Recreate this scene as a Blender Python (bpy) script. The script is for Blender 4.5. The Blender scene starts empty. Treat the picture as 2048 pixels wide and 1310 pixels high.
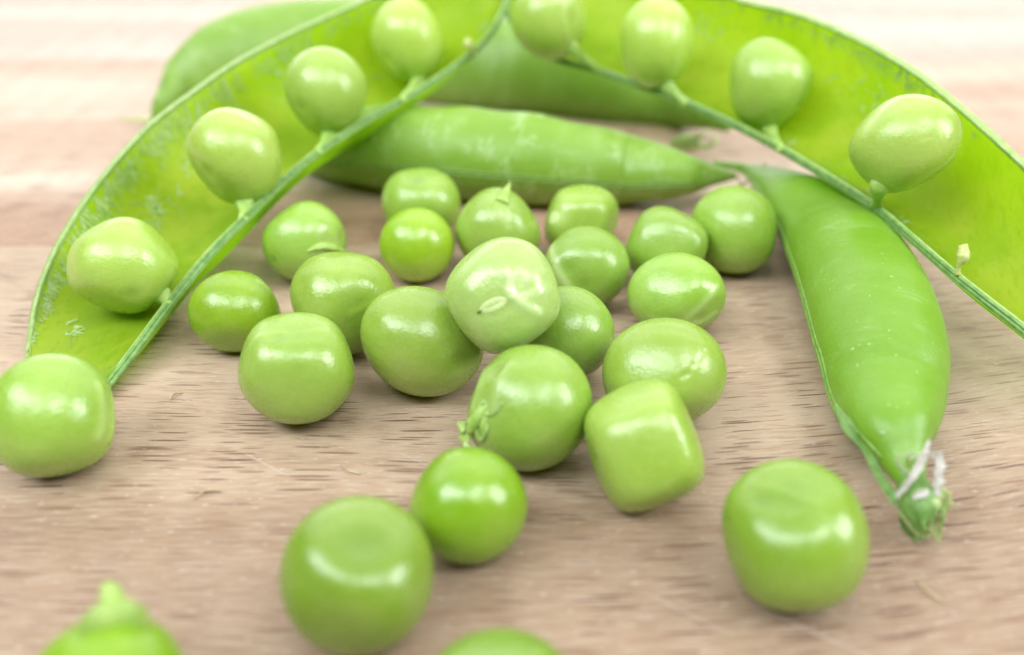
import bpy, math, random
import numpy as np
from mathutils import Vector, Matrix, Euler

# ------------------------------------------------------------------ camera, light, exposure
# All coordinates below are centimetres; CM turns them into metres.
CM = 0.01
scene = bpy.context.scene
coll = scene.collection

cam_data = bpy.data.cameras.new('camera')
cam_data.sensor_width = 36.0
cam_data.lens = 33.643
cam_data.clip_start = 0.002
cam_data.clip_end = 20.0
cam_data.dof.use_dof = True
cam_data.dof.focus_distance = 0.0845
cam_data.dof.aperture_fstop = 17.0
camera = bpy.data.objects.new('camera', cam_data)
camera.location = (0, 0, 4.82 * CM)
camera.rotation_euler = (math.radians(60), 0, 0)
coll.objects.link(camera)
scene.camera = camera

world = bpy.data.worlds.new('World')
scene.world = world
world.use_nodes = True
bg = world.node_tree.nodes['Background']
bg.inputs['Color'].default_value = (0.93, 0.97, 1.0, 1)
bg.inputs['Strength'].default_value = 0.02

def soft_lamp(name, azimuth, elevation, distance, width, height, power, colour, spread=180):
    """A soft rectangular lamp looking at the middle of the pile from a compass direction."""
    target = Vector((0, 9, 0)) * CM
    a, e = math.radians(azimuth), math.radians(elevation)
    d = Vector((math.cos(e) * math.cos(a), math.cos(e) * math.sin(a), math.sin(e)))
    data = bpy.data.lights.new(name, 'AREA')
    data.shape = 'RECTANGLE'
    data.size, data.size_y = width * CM, height * CM
    data.energy = power
    data.color = colour
    data.spread = math.radians(spread)
    o = bpy.data.objects.new(name, data)
    o.location = target + d * distance * CM
    o.rotation_euler = d.to_track_quat('Z', 'Y').to_euler()
    coll.objects.link(o)
    return o

soft_lamp('window_light_right', -12, 29, 80, 26, 38, 5.0, (0.95, 0.98, 1.0))
soft_lamp('window_light_left', -160, 45, 80, 42, 24, 4.2, (0.88, 0.955, 1.0))
soft_lamp('skylight_front_left', -122, 55, 80, 42, 25, 3.5, (0.90, 0.97, 1.0))
soft_lamp('skylight_front_right', -54, 55, 80, 42, 25, 3.7, (0.92, 0.975, 1.0))
soft_lamp('back_fill_light', 90, 38, 32, 84, 40, 1.6, (1.0, 0.99, 0.97))  # added lamp, no such window: brightens the back more than the front
soft_lamp('window_light_far', 92, 12, 95, 120, 18, 2.4, (1.0, 0.99, 0.98))
soft_lamp('ceiling_light', 90, 80, 62, 85, 75, 2.0, (1.0, 0.99, 0.97))

vs = scene.view_settings
vs.view_transform = 'Standard'
vs.look = 'None'
vs.exposure = -0.27
vs.gamma = 1.0
vs.use_curve_mapping = False
scene.cycles.max_bounces = 10
scene.cycles.use_denoising = True

# ------------------------------------------------------------------ measured layout (centimetres)
PEAS = {
    'p1': ([-3.599, 6.127, 0.475], [57.4, 14.47, 21.35], 0.465, 0.485),
    'p2': ([-2.632, 7.954, 0.409], [61.95, 7.75, 14.2], 0.428, 0.39),
    'p3': ([-2.245, 9.43, 0.444], [65.6, 5.1, 11.08], 0.449, 0.438),
    'p4': ([-1.594, 7.956, 0.494], [61.83, 4.75, 8.79], 0.497, 0.492),
    'p5': ([-1.807, 6.804, 0.478], [58.09, 6.75, 10.69], 0.484, 0.472),
    'p6': ([-1.074, 10.523, 0.449], [67.53, 2.06, 4.98], 0.466, 0.431),
    'p7': ([-1.03, 9.427, 0.404], [65.0, 2.39, 5.12], 0.406, 0.401),
    'p8': ([-0.16, 9.694, 0.467], [65.82, 0.35, 0.79], 0.47, 0.464),
    'p9': ([0.794, 10.077, 0.42], [66.46, -1.65, -3.78], 0.428, 0.411),
    'p10': ([0.764, 8.873, 0.436], [63.77, -1.95, -3.96], 0.449, 0.423),
    'p11': ([1.664, 9.404, 0.432], [65.26, -3.84, -8.27], 0.443, 0.421),
    'p12': ([2.436, 9.672, 0.477], [66.36, -5.26, -11.84], 0.468, 0.485),
    'p13': ([1.611, 8.296, 0.443], [62.53, -4.53, -8.64], 0.48, 0.406),
    'p14': ([-0.789, 7.253, 0.516], [59.42, 2.72, 4.6], 0.542, 0.489),
    'p16': ([0.513, 7.499, 0.422], [59.65, -1.71, -2.92], 0.418, 0.427),
    'p17': ([0.138, 6.225, 0.497], [55.23, -0.6, -0.86], 0.497, 0.497),
    'p18': ([1.274, 6.757, 0.488], [57.66, -4.85, -7.61], 0.515, 0.461),
    'p19': ([0.986, 5.772, 0.47], [53.25, -4.66, -6.22], 0.446, 0.495),
    'p20': ([-0.304, 5.174, 0.409], [49.58, 1.66, 1.95], 0.412, 0.405),
    'p21': ([-0.967, 4.413, 0.484], [45.84, 6.21, 6.36], 0.476, 0.491),
    'p22': ([1.855, 4.774, 0.478], [48.84, -10.71, -12.0], 0.465, 0.491),
    'p23': ([-2.242, 3.582, 0.416], [41.17, 16.56, 13.99], 0.416, 0.416),
    'p24': ([-0.07, 3.436, 0.436], [38.09, 0.57, 0.45], 0.432, 0.44),
    'p15': ([-0.079, 7.064, 1.051], [61.92, 0.27, 0.5], 0.481, 0.489),
    'Da': ([-3.77, 8.342, 0.698], [65.4, 9.57, 19.96], 0.509, 0.471),
    'Db': ([-2.963, 9.778, 1.286], [70.84, 5.34, 15.0], 0.487, 0.513),
    'Dc': ([-2.232, 11.355, 1.52], [74.06, 2.97, 10.27], 0.492, 0.528),
    'Dd': ([-1.411, 13.135, 1.72], [76.79, 1.37, 5.81], 0.493, 0.547),
    'Ea': ([0.493, 13.107, 2.003], [77.88, -0.44, -2.06], 0.507, 0.533),
    'Eb': ([1.855, 12.464, 1.834], [76.66, -1.91, -8.01], 0.475, 0.565),
    'Ec': ([3.144, 11.562, 1.565], [74.76, -3.94, -14.14], 0.493, 0.547),
    'Ed': ([3.881, 9.114, 1.656], [72.15, -7.03, -20.81], 0.52, 0.48),
}
D_SUTURE = [(-3.835, 6.618, 0.044), (-3.637, 7.088, 0.097), (-3.463, 7.583, 0.255), (-3.282, 8.151, 0.438), (-3.045, 8.735, 0.65), (-2.765, 9.354, 0.821), (-2.503, 9.958, 0.968), (-2.207, 10.546, 1.087), (-1.752, 11.31, 1.209), (-1.237, 12.067, 1.32), (-0.729, 12.847, 1.472), (-0.372, 13.414, 1.654), (-0.12, 13.931, 1.949), (-0.043, 14.247, 2.297), (-0.277, 14.478, 2.697)]
D_BACK = [(-3.835, 6.618, 0.044), (-4.407, 7.372, 0.089), (-4.609, 7.888, 0.183), (-4.686, 8.344, 0.373), (-4.656, 8.839, 0.629), (-4.533, 9.399, 0.899), (-4.383, 9.985, 1.114), (-4.123, 10.593, 1.368), (-3.773, 11.174, 1.573), (-3.354, 11.868, 1.777), (-2.747, 12.673, 1.97), (-2.049, 13.362, 2.164), (-1.348, 13.968, 2.413), (-0.734, 14.336, 2.651), (-0.277, 14.478, 2.697)]
E_SUTURE = [(-0.283, 14.761, 2.587), (-0.159, 14.421, 2.197), (0.014, 13.894, 1.785), (0.559, 13.304, 1.463), (1.119, 12.914, 1.388), (1.967, 12.156, 1.275), (2.565, 11.514, 1.163), (3.02, 10.782, 1.095), (3.379, 9.949, 1.052), (3.692, 9.114, 1.006), (3.895, 8.434, 0.927), (4.051, 7.928, 0.852), (4.226, 7.534, 0.769), (4.493, 7.16, 0.621), (4.748, 6.709, 0.44), (4.964, 6.317, 0.261)]
E_BACK = [(-0.283, 14.761, 2.587), (0.261, 14.888, 2.807), (1.109, 14.514, 2.758), (1.835, 13.949, 2.58), (2.429, 13.298, 2.452), (2.931, 12.757, 2.315), (3.49, 12.155, 2.273), (3.956, 11.405, 2.175), (4.282, 10.762, 2.06), (4.455, 10.131, 1.968), (4.615, 9.539, 1.842), (4.744, 9.006, 1.719), (4.919, 8.5, 1.542), (5.06, 7.886, 1.279), (5.124, 7.219, 0.924), (4.964, 6.317, 0.261)]
STALK_FOOT = {'Da': (-3.308, 8.071, 0.411), 'Db': (-2.816, 9.246, 0.789), 'Dc': (-2.218, 10.526, 1.082), 'Dd': (-1.366, 11.882, 1.291), 'Ea': (1.18, 12.861, 1.379), 'Eb': (2.2, 11.911, 1.23), 'Ec': (3.1, 10.608, 1.083), 'Ed': (3.707, 9.067, 1.0)}
STALK_HEAD = {'Da': (0.743, -0.691), 'Db': (0.088, -0.99), 'Dc': (0.037, -0.943), 'Dd': (0.233, -0.988), 'Ea': (0.711, -0.875), 'Eb': (0.338, -0.92), 'Ec': (0.086, -0.933), 'Ed': (-0.362, -0.928)}
OVULES = [[(-0.514, 13.066, 1.55), (-0.532, 13.049, 1.621), (-0.591, 13.035, 1.678), (-0.618, 13.076, 1.748)], [(4.073, 7.818, 0.861), (4.064, 7.819, 0.962), (4.091, 7.835, 1.03), (4.082, 7.891, 1.128)]]
POD_MIDDLE = [(-3.229, 12.77, 0.3, 0.07, 0.064), (-2.899, 12.86, 0.29, 0.315, 0.29), (-2.333, 12.468, 0.449, 0.488, 0.449), (-1.754, 12.215, 0.538, 0.585, 0.538), (-1.005, 11.968, 0.57, 0.62, 0.57), (-0.154, 11.765, 0.568, 0.618, 0.568), (0.677, 11.634, 0.529, 0.575, 0.529), (1.448, 11.632, 0.442, 0.481, 0.442), (2.038, 11.321, 0.5, 0.313, 0.288), (2.515, 11.495, 0.42, 0.159, 0.146), (2.88, 11.634, 0.36, 0.045, 0.041)]
POD_REAR = [(-5.639, 14.644, 0.12, 0.047, 0.029), (-5.494, 14.775, 0.28, 0.205, 0.127), (-5.331, 15.241, 0.391, 0.435, 0.27), (-4.916, 15.481, 0.584, 0.649, 0.402), (-4.341, 15.941, 0.716, 0.795, 0.493), (-3.258, 16.41, 0.764, 0.849, 0.526), (-1.907, 16.459, 0.743, 0.826, 0.512), (-0.617, 16.04, 0.69, 0.767, 0.476), (0.621, 15.615, 0.588, 0.654, 0.405), (1.651, 15.194, 0.462, 0.513, 0.318), (2.499, 14.877, 0.313, 0.348, 0.216), (2.971, 13.999, 0.35, 0.15, 0.093), (3.228, 13.751, 0.3, 0.074, 0.046)]
POD_SIDE = [(2.645, 11.929, 0.42, 0.033, 0.028), (3.005, 11.709, 0.42, 0.077, 0.066), (3.217, 11.237, 0.42, 0.237, 0.201), (3.364, 10.402, 0.48, 0.421, 0.357), (3.49, 9.609, 0.457, 0.538, 0.457), (3.443, 8.632, 0.505, 0.594, 0.505), (3.331, 7.759, 0.501, 0.589, 0.501), (3.204, 7.056, 0.471, 0.554, 0.471), (3.082, 6.551, 0.396, 0.466, 0.396), (2.902, 5.934, 0.5, 0.32, 0.272), (2.9, 5.656, 0.42, 0.178, 0.151), (2.905, 5.429, 0.36, 0.094, 0.08)]
CALYX_SIDE = {'cup': [(2.912, 5.501, 0.38), (2.893, 5.356, 0.36), (2.887, 5.24, 0.32), (2.904, 5.174, 0.24), (2.912, 5.111, 0.18)], 'sepal': [(2.766, 5.318, 0.3), (2.732, 5.403, 0.33), (2.698, 5.56, 0.36), (2.636, 5.817, 0.46), (2.556, 5.887, 0.52), (2.494, 6.109, 0.62)], 'stamen1': [(2.704, 5.23, 0.42), (2.776, 5.272, 0.52), (2.878, 5.37, 0.62), (2.969, 5.5, 0.72)], 'stamen2': [(2.985, 5.485, 0.62), (3.042, 5.436, 0.6), (3.011, 5.327, 0.52), (2.981, 5.246, 0.42)], 'stamen3': [(2.797, 5.194, 0.45), (2.867, 5.212, 0.48), (2.913, 5.226, 0.5)], 'sep2': [(3.026, 5.329, 0.36), (3.11, 5.345, 0.3), (3.122, 5.299, 0.2)], 'sep3': [(2.987, 5.223, 0.22), (3.031, 5.197, 0.14), (3.058, 5.165, 0.06)], 'sep5': [(2.924, 5.284, 0.42), (3.072, 5.356, 0.36), (3.151, 5.436, 0.34)], 'sep4': [(2.902, 5.192, 0.2), (2.91, 5.188, 0.12), (2.935, 5.181, 0.06)]}
CALYX_SCRAP = {'cup': [(2.34, 13.423, 0.16), (2.537, 13.315, 0.22), (2.706, 13.25, 0.22)], 's1': [(2.639, 13.265, 0.2), (2.795, 13.143, 0.22), (2.883, 13.084, 0.3), (2.859, 13.098, 0.42)], 's2': [(2.61, 13.337, 0.25), (2.696, 13.098, 0.42), (2.807, 13.14, 0.45)], 's3': [(2.431, 13.508, 0.1), (2.626, 13.364, 0.12), (2.776, 13.378, 0.1)]}
POD_SIDE_THREADS = [[(2.85, 11.583, 0.42), (2.866, 11.46, 0.4), (2.897, 11.491, 0.3)], [(2.927, 11.549, 0.25), (3.058, 11.382, 0.45), (3.181, 11.387, 0.62)]]
REAR_STYLE = [(-5.655, 14.644, 0.12), (-5.805, 14.657, 0.14), (-5.951, 14.569, 0.16), (-6.103, 14.494, 0.2)]

# ------------------------------------------------------------------ small helpers
def tag(o, label=None, category=None, group=None, kind=None):
    if label: o['label'] = label
    if category: o['category'] = category
    if group: o['group'] = group
    if kind: o['kind'] = kind
    return o

def link(name, me, mats, parent=None, smooth=True):
    for m in (mats if isinstance(mats, (list, tuple)) else [mats]):
        me.materials.append(m)
    if smooth:
        me.polygons.foreach_set('use_smooth', [True] * len(me.polygons))
    o = bpy.data.objects.new(name, me)
    coll.objects.link(o)
    if parent is not None:
        o.parent = parent
    return o

def mesh_from(name, verts, faces, mat_index=None, attrs=None):
    me = bpy.data.meshes.new(name)
    me.from_pydata([tuple(v) for v in (np.asarray(verts, float) * CM)], [], faces)
    if mat_index is not None:
        me.polygons.foreach_set('material_index', mat_index)
    for k, vals in (attrs or {}).items():
        at = me.attributes.new(k, 'FLOAT', 'POINT')
        at.data.foreach_set('value', np.asarray(vals, np.float32))
    me.update()
    return me

def empty(name, loc=(0, 0, 0)):
    o = bpy.data.objects.new(name, None)
    o.location = Vector(loc) * CM
    o.empty_display_size = 0.002
    coll.objects.link(o)
    return o

def spline(pts, n):
    """Catmull-Rom through rows of pts, n samples evenly spread over the knots by length."""
    p = np.asarray(pts, float)
    k = len(p)
    d = np.r_[0, np.cumsum(np.linalg.norm(np.diff(p[:, :3], axis=0), axis=1))]
    out = []
    for s in np.linspace(0, d[-1], n):
        i = min(max(np.searchsorted(d, s) - 1, 0), k - 2)
        h = d[i + 1] - d[i]
        t = (s - d[i]) / h
        m0 = (p[i + 1] - p[i - 1]) / (d[i + 1] - d[i - 1]) * h if i > 0 else (p[1] - p[0])
        m1 = (p[i + 2] - p[i]) / (d[i + 2] - d[i]) * h if i + 2 < k else (p[-1] - p[-2])
        out.append((2*t**3 - 3*t*t + 1) * p[i] + (t**3 - 2*t*t + t) * m0 + (-2*t**3 + 3*t*t) * p[i + 1] + (t**3 - t*t) * m1)
    return np.array(out)

def knots(pts, n):
    """Catmull-Rom with uniform knot parameter: paired rails stay paired."""
    p = np.asarray(pts, float)
    k = len(p)
    out = []
    for s in np.linspace(0, k - 1, n):
        i = min(int(s), k - 2)
        t = s - i
        m0 = (p[i + 1] - p[i - 1]) / 2 if i > 0 else p[1] - p[0]
        m1 = (p[i + 2] - p[i]) / 2 if i + 2 < k else p[-1] - p[-2]
        out.append((2*t**3 - 3*t*t + 1) * p[i] + (t**3 - 2*t*t + t) * m0 + (-2*t**3 + 3*t*t) * p[i + 1] + (t**3 - t*t) * m1)
    return np.array(out)

def unit(v):
    v = np.asarray(v, float)
    return v / np.maximum(np.linalg.norm(v, axis=-1, keepdims=True), 1e-9)

def sweep(pts, radii, seg=10, n=None, flat=1.0, up=(0, 0, 1), origin=(0, 0, 0), rough=0.0, seed=0):
    """Closed tube along pts; flat < 1 squeezes it along the frame's second axis. Returns verts, faces."""
    rows = np.c_[np.asarray(pts, float), np.asarray(radii, float)]
    rows = spline(rows, n or (len(rows) * 5))
    P, R = rows[:, :3] - np.asarray(origin), np.maximum(rows[:, 3], 0.002)
    T = unit(np.gradient(P, axis=0))
    rng = np.random.RandomState(seed)
    A = unit(np.cross(T, np.asarray(up, float) + 1e-4))
    B = np.cross(T, A)
    v, f = [], []
    m = len(P)
    for i in range(m):
        for j in range(seg):
            t = 2 * math.pi * j / seg
            r = R[i] * (1 + rough * rng.uniform(-1, 1))
            v.append(P[i] + A[i] * math.cos(t) * r + B[i] * math.sin(t) * r * flat)
    for i in range(m - 1):
        for j in range(seg):
            a, b = i * seg + j, i * seg + (j + 1) % seg
            f.append((a, b, b + seg, a + seg))
    v += [P[0], P[-1]]
    for j in range(seg):
        f.append((len(v) - 2, (j + 1) % seg, j))
        f.append((len(v) - 1, (m - 1) * seg + j, (m - 1) * seg + (j + 1) % seg))
    return v, f

def blade(pts, widths, up, curl=.25, seed=0, ragged=.12):
    """Thin pointed leaf along pts with a cupped cross-section."""
    rows = spline(np.c_[np.asarray(pts, float), np.asarray(widths, float)], 14)
    P, W = rows[:, :3], rows[:, 3]
    T = unit(np.gradient(P, axis=0))
    S = unit(np.cross(T, np.asarray(up, float)))
    N = np.cross(S, T)
    rng = np.random.RandomState(seed)
    v, f = [], []
    for side_ in (0, 1):
        rng = np.random.RandomState(seed)
        for i in range(len(P)):
            l, r = 1 + ragged * rng.uniform(-1, 1), 1 + ragged * rng.uniform(-1, 1)
            for x in (-l, -.5, 0, .5, r):
                v.append(P[i] + S[i] * W[i] * x + N[i] * (W[i] * curl * x * x - side_ * .012))
    m, k = len(P), len(P) * 5
    for i in range(m - 1):
        for j in range(4):
            a = i * 5 + j
            f.append((a, a + 1, a + 6, a + 5))
            f.append((a + k, a + k + 5, a + k + 6, a + k + 1))
        for j in (0, 4):
            a = i * 5 + j
            f.append((a, a + 5, a + 5 + k, a + k) if j == 0 else (a, a + k, a + 5 + k, a + 5))
    return v, f

def join(chunks):
    v, f = [], []
    for cv, cf in chunks:
        k = len(v)
        v += [tuple(x) for x in cv]
        f += [tuple(a + k for a in q) for q in cf]
    return v, f

# ------------------------------------------------------------------ materials
def new_mat(name):
    m = bpy.data.materials.new(name)
    m.use_nodes = True
    nt = m.node_tree
    for n in list(nt.nodes):
        nt.nodes.remove(n)
    return m, nt

class Net:
    """Thin wrapper that adds nodes and links sockets."""
    def __init__(self, nt):
        self.nt = nt
    def n(self, kind, **kw):
        x = self.nt.nodes.new(kind)
        for k, v in kw.items():
            setattr(x, k, v)
        return x
    def put(self, sock, val):
        if hasattr(val, 'is_linked') or isinstance(val, bpy.types.NodeSocket):
            self.nt.links.new(val, sock)
        else:
            sock.default_value = val
    def math(self, op, a, b=0.0, c=None, clamp=False):
        x = self.n('ShaderNodeMath', operation=op, use_clamp=clamp)
        self.put(x.inputs[0], a); self.put(x.inputs[1], b)
        if c is not None: self.put(x.inputs[2], c)
        return x.outputs[0]
    def mix(self, fac, a, b, blend='MIX'):
        x = self.n('ShaderNodeMix', data_type='RGBA', blend_type=blend)
        self.put(x.inputs[0], fac); self.put(x.inputs[6], a); self.put(x.inputs[7], b)
        return x.outputs[2]
    def noise(self, vec, scale, detail=3.0, rough=0.55, dist=0.0):
        x = self.n('ShaderNodeTexNoise')
        self.put(x.inputs['Vector'], vec)
        x.inputs['Scale'].default_value = scale
        x.inputs['Detail'].default_value = detail
        x.inputs['Roughness'].default_value = rough
        x.inputs['Distortion'].default_value = dist
        return x.outputs['Fac']
    def step(self, val, lo, hi, a=0.0, b=1.0):
        x = self.n('ShaderNodeMapRange', interpolation_type='SMOOTHSTEP')
        self.put(x.inputs[0], val)
        for i, w in enumerate((lo, hi, a, b)): x.inputs[1 + i].default_value = w
        return x.outputs[0]
    def cm(self, scale=(1, 1, 1), coord='Object'):
        t = self.n('ShaderNodeTexCoord')
        mp = self.n('ShaderNodeMapping')
        mp.inputs['Scale'].default_value = tuple(100 * s for s in scale)
        self.nt.links.new(t.outputs[coord], mp.inputs[0])
        return mp.outputs[0]
    def remap(self, vec, scale):
        x = self.n('ShaderNodeVectorMath', operation='MULTIPLY')
        self.put(x.inputs[0], vec); x.inputs[1].default_value = scale
        return x.outputs[0]
    def bump(self, h, strength, dist):
        x = self.n('ShaderNodeBump')
        x.inputs['Strength'].default_value = strength
        x.inputs['Distance'].default_value = dist * CM
        self.put(x.inputs['Height'], h)
        return x.outputs[0]
    def principled(self, **kw):
        x = self.n('ShaderNodeBsdfPrincipled')
        for k, v in kw.items(): self.put(x.inputs[k.replace('_', ' ')], v)
        return x
    def out(self, sh):
        o = self.n('ShaderNodeOutputMaterial')
        self.nt.links.new(sh, o.inputs['Surface'])

def rgb(r, g, b): return (r, g, b, 1)

def pea_material(name, base, pale, dark, rough=0.28):
    m, nt = new_mat(name); g = Net(nt)
    vec = g.cm()
    rnd = g.n('ShaderNodeObjectInfo').outputs['Random']
    sh = g.n('ShaderNodeVectorMath', operation='ADD')
    g.put(sh.inputs[0], vec)
    cx = g.n('ShaderNodeCombineXYZ'); g.put(cx.inputs[0], g.math('MULTIPLY', rnd, 37.0)); g.put(cx.inputs[1], g.math('MULTIPLY', rnd, 11.0))
    g.put(sh.inputs[1], cx.outputs[0])
    v = sh.outputs[0]
    tint = g.n('ShaderNodeAttribute', attribute_name='tint').outputs['Fac']
    blotch = g.noise(v, 1.9, 3, 0.5)
    fine = g.noise(v, 16, 3, 0.6)
    f = g.math('ADD', g.math('MULTIPLY', g.step(blotch, 0.34, 0.68), 0.42), g.math('MULTIPLY', g.math('SUBTRACT', fine, 0.5), 0.35))
    col = g.mix(g.math('ADD', f, 0.0, clamp=True), base, pale)
    col = g.mix(g.math('MULTIPLY', tint, 1.0, clamp=True), col, rgb(0.66, 0.78, 0.36))
    col = g.mix(g.math('MULTIPLY', tint, -1.0, clamp=True), col, dark)
    speck = g.step(g.noise(v, 42, 2, 0.5), 0.70, 0.76)
    col = g.mix(g.math('MULTIPLY', speck, 0.25), col, rgb(0.7, 0.8, 0.4))
    hs = g.n('ShaderNodeHueSaturation')
    g.put(hs.inputs['Hue'], g.math('MULTIPLY_ADD', rnd, 0.014, 0.495)); g.put(hs.inputs['Value'], g.math('MULTIPLY_ADD', g.math('FRACT', g.math('MULTIPLY', rnd, 7.3)), 0.22, 0.90)); g.put(hs.inputs['Color'], col)
    col = hs.outputs[0]
    h = g.math('ADD', g.math('MULTIPLY', g.noise(v, 34, 3, 0.6), 0.7), g.math('ADD', g.math('MULTIPLY', g.noise(v, 5, 3, 0.5), 1.8), g.math('MULTIPLY', g.noise(v, 13, 3, 0.6), 0.8)))
    r = g.math('ADD', rough, g.math('MULTIPLY', g.math('SUBTRACT', g.noise(v, 6, 4, 0.65), 0.5), 0.34))
    p = g.principled(Base_Color=col, Roughness=r, IOR=1.5, Subsurface_Weight=0.28, Subsurface_Scale=0.0010,
                     Normal=g.bump(h, 0.35, 0.012))
    p.inputs['Subsurface Radius'].default_value = (0.55, 1.0, 0.12)
    p.inputs['Specular IOR Level'].default_value = 0.85
    g.out(p.outputs[0])
    return m

PEA = pea_material('pea_skin', rgb(0.28, 0.44, 0.05), rgb(0.41, 0.56, 0.125), rgb(0.15, 0.30, 0.025))
PEA_PALE = pea_material('pea_skin_pale', rgb(0.43, 0.58, 0.14), rgb(0.57, 0.69, 0.25), rgb(0.24, 0.40, 0.05))
PEA_SHADED = pea_material('pea_skin_shaded', rgb(0.215, 0.345, 0.028), rgb(0.31, 0.44, 0.065), rgb(0.12, 0.24, 0.015), 0.27)  # pea skin darkened to paint in the shade over the front peas
PEA_BRIGHT = pea_material('pea_skin_bright', rgb(0.26, 0.43, 0.016), rgb(0.35, 0.51, 0.04), rgb(0.14, 0.32, 0.01), 0.25)
PEA_BRIGHT_SHADED = pea_material('pea_skin_bright_shaded', rgb(0.215, 0.365, 0.012), rgb(0.30, 0.44, 0.03), rgb(0.11, 0.25, 0.008), 0.25)  # bright skin with the same front shade put into its colour
PEA_POD = pea_material('pea_skin_in_pod', rgb(0.40, 0.57, 0.08), rgb(0.54, 0.68, 0.17), rgb(0.20, 0.36, 0.03), 0.31)

def pod_outer(name, base, pale, rough=0.38, translucent=0.0, marks=1.0):
    m, nt = new_mat(name); g = Net(nt)
    vec = g.cm()
    uva = g.n('ShaderNodeAttribute', attribute_name='along').outputs['Fac']
    uvc = g.n('ShaderNodeAttribute', attribute_name='around').outputs['Fac']
    uv = g.n('ShaderNodeCombineXYZ'); g.put(uv.inputs[0], uva); g.put(uv.inputs[1], uvc)
    big = g.noise(vec, 1.1, 4, 0.6)
    fine = g.noise(vec, 14, 4, 0.65)
    veins = g.noise(g.remap(uv.outputs[0], (7.0, 1.3, 1)), 1.0, 4, 0.6, 1.2)
    wax = g.step(g.noise(g.remap(uv.outputs[0], (1.6, 1.3, 1)), 1.2, 5, 0.62, 0.4), 0.50, 0.75)
    col = g.mix(g.math('ADD', g.math('MULTIPLY', big, 0.5), g.math('MULTIPLY', fine, 0.35), clamp=True), base, pale)
    col = g.mix(g.math('MULTIPLY', wax, 0.28 * marks), col, rgb(0.46, 0.62, 0.24))
    line = g.step(g.math('ABSOLUTE', g.math('SUBTRACT', veins, 0.52)), 0.0, 0.035, 1.0, 0.0)
    patch = g.step(g.noise(vec, 2.3, 2, 0.5), 0.50, 0.62)
    col = g.mix(g.math('MULTIPLY', g.math('MULTIPLY', line, patch), 0.42 * marks), col, rgb(0.52, 0.68, 0.36))
    fleck = g.step(g.noise(vec, 22, 2, 0.5), 0.70, 0.75)
    col = g.mix(g.math('MULTIPLY', fleck, 0.5), col, rgb(0.60, 0.72, 0.45))
    h = g.math('ADD', g.math('MULTIPLY', g.noise(vec, 26, 3, 0.6), 0.6), g.math('MULTIPLY', veins, 0.25))
    r = g.math('ADD', rough - 0.05, g.math('MULTIPLY', g.noise(vec, 9, 3, 0.6), 0.16))
    p = g.principled(Base_Color=col, Roughness=r, Subsurface_Weight=0.35, Subsurface_Scale=0.0010, Normal=g.bump(h, 0.4, 0.02))
    p.inputs['Subsurface Radius'].default_value = (0.5, 1.0, 0.1)
    if translucent:
        p.inputs['Subsurface Weight'].default_value = 0.0
        t = g.n('ShaderNodeBsdfTranslucent'); g.put(t.inputs['Color'], col)
        mx = g.n('ShaderNodeMixShader'); mx.inputs[0].default_value = translucent
        nt.links.new(p.outputs[0], mx.inputs[1]); nt.links.new(t.outputs[0], mx.inputs[2])
        g.out(mx.outputs[0])
    else:
        g.out(p.outputs[0])
    return m

POD_SKIN = pod_outer('pod_skin', rgb(0.16, 0.33, 0.016), rgb(0.32, 0.49, 0.07), 0.42, 0.0, 1.5)
POD_SKIN_DEEP = pod_outer('pod_skin_deep', rgb(0.14, 0.32, 0.012), rgb(0.25, 0.43, 0.04), 0.36, 0.0, 0.35)
POD_SKIN_PALE = pod_outer('pod_skin_pale', rgb(0.17, 0.34, 0.03), rgb(0.33, 0.49, 0.09))
POD_SKIN_THIN = pod_outer('pod_skin_thin', rgb(0.52, 0.78, 0.03), rgb(0.60, 0.82, 0.06), 0.38, 0.80)

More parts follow.
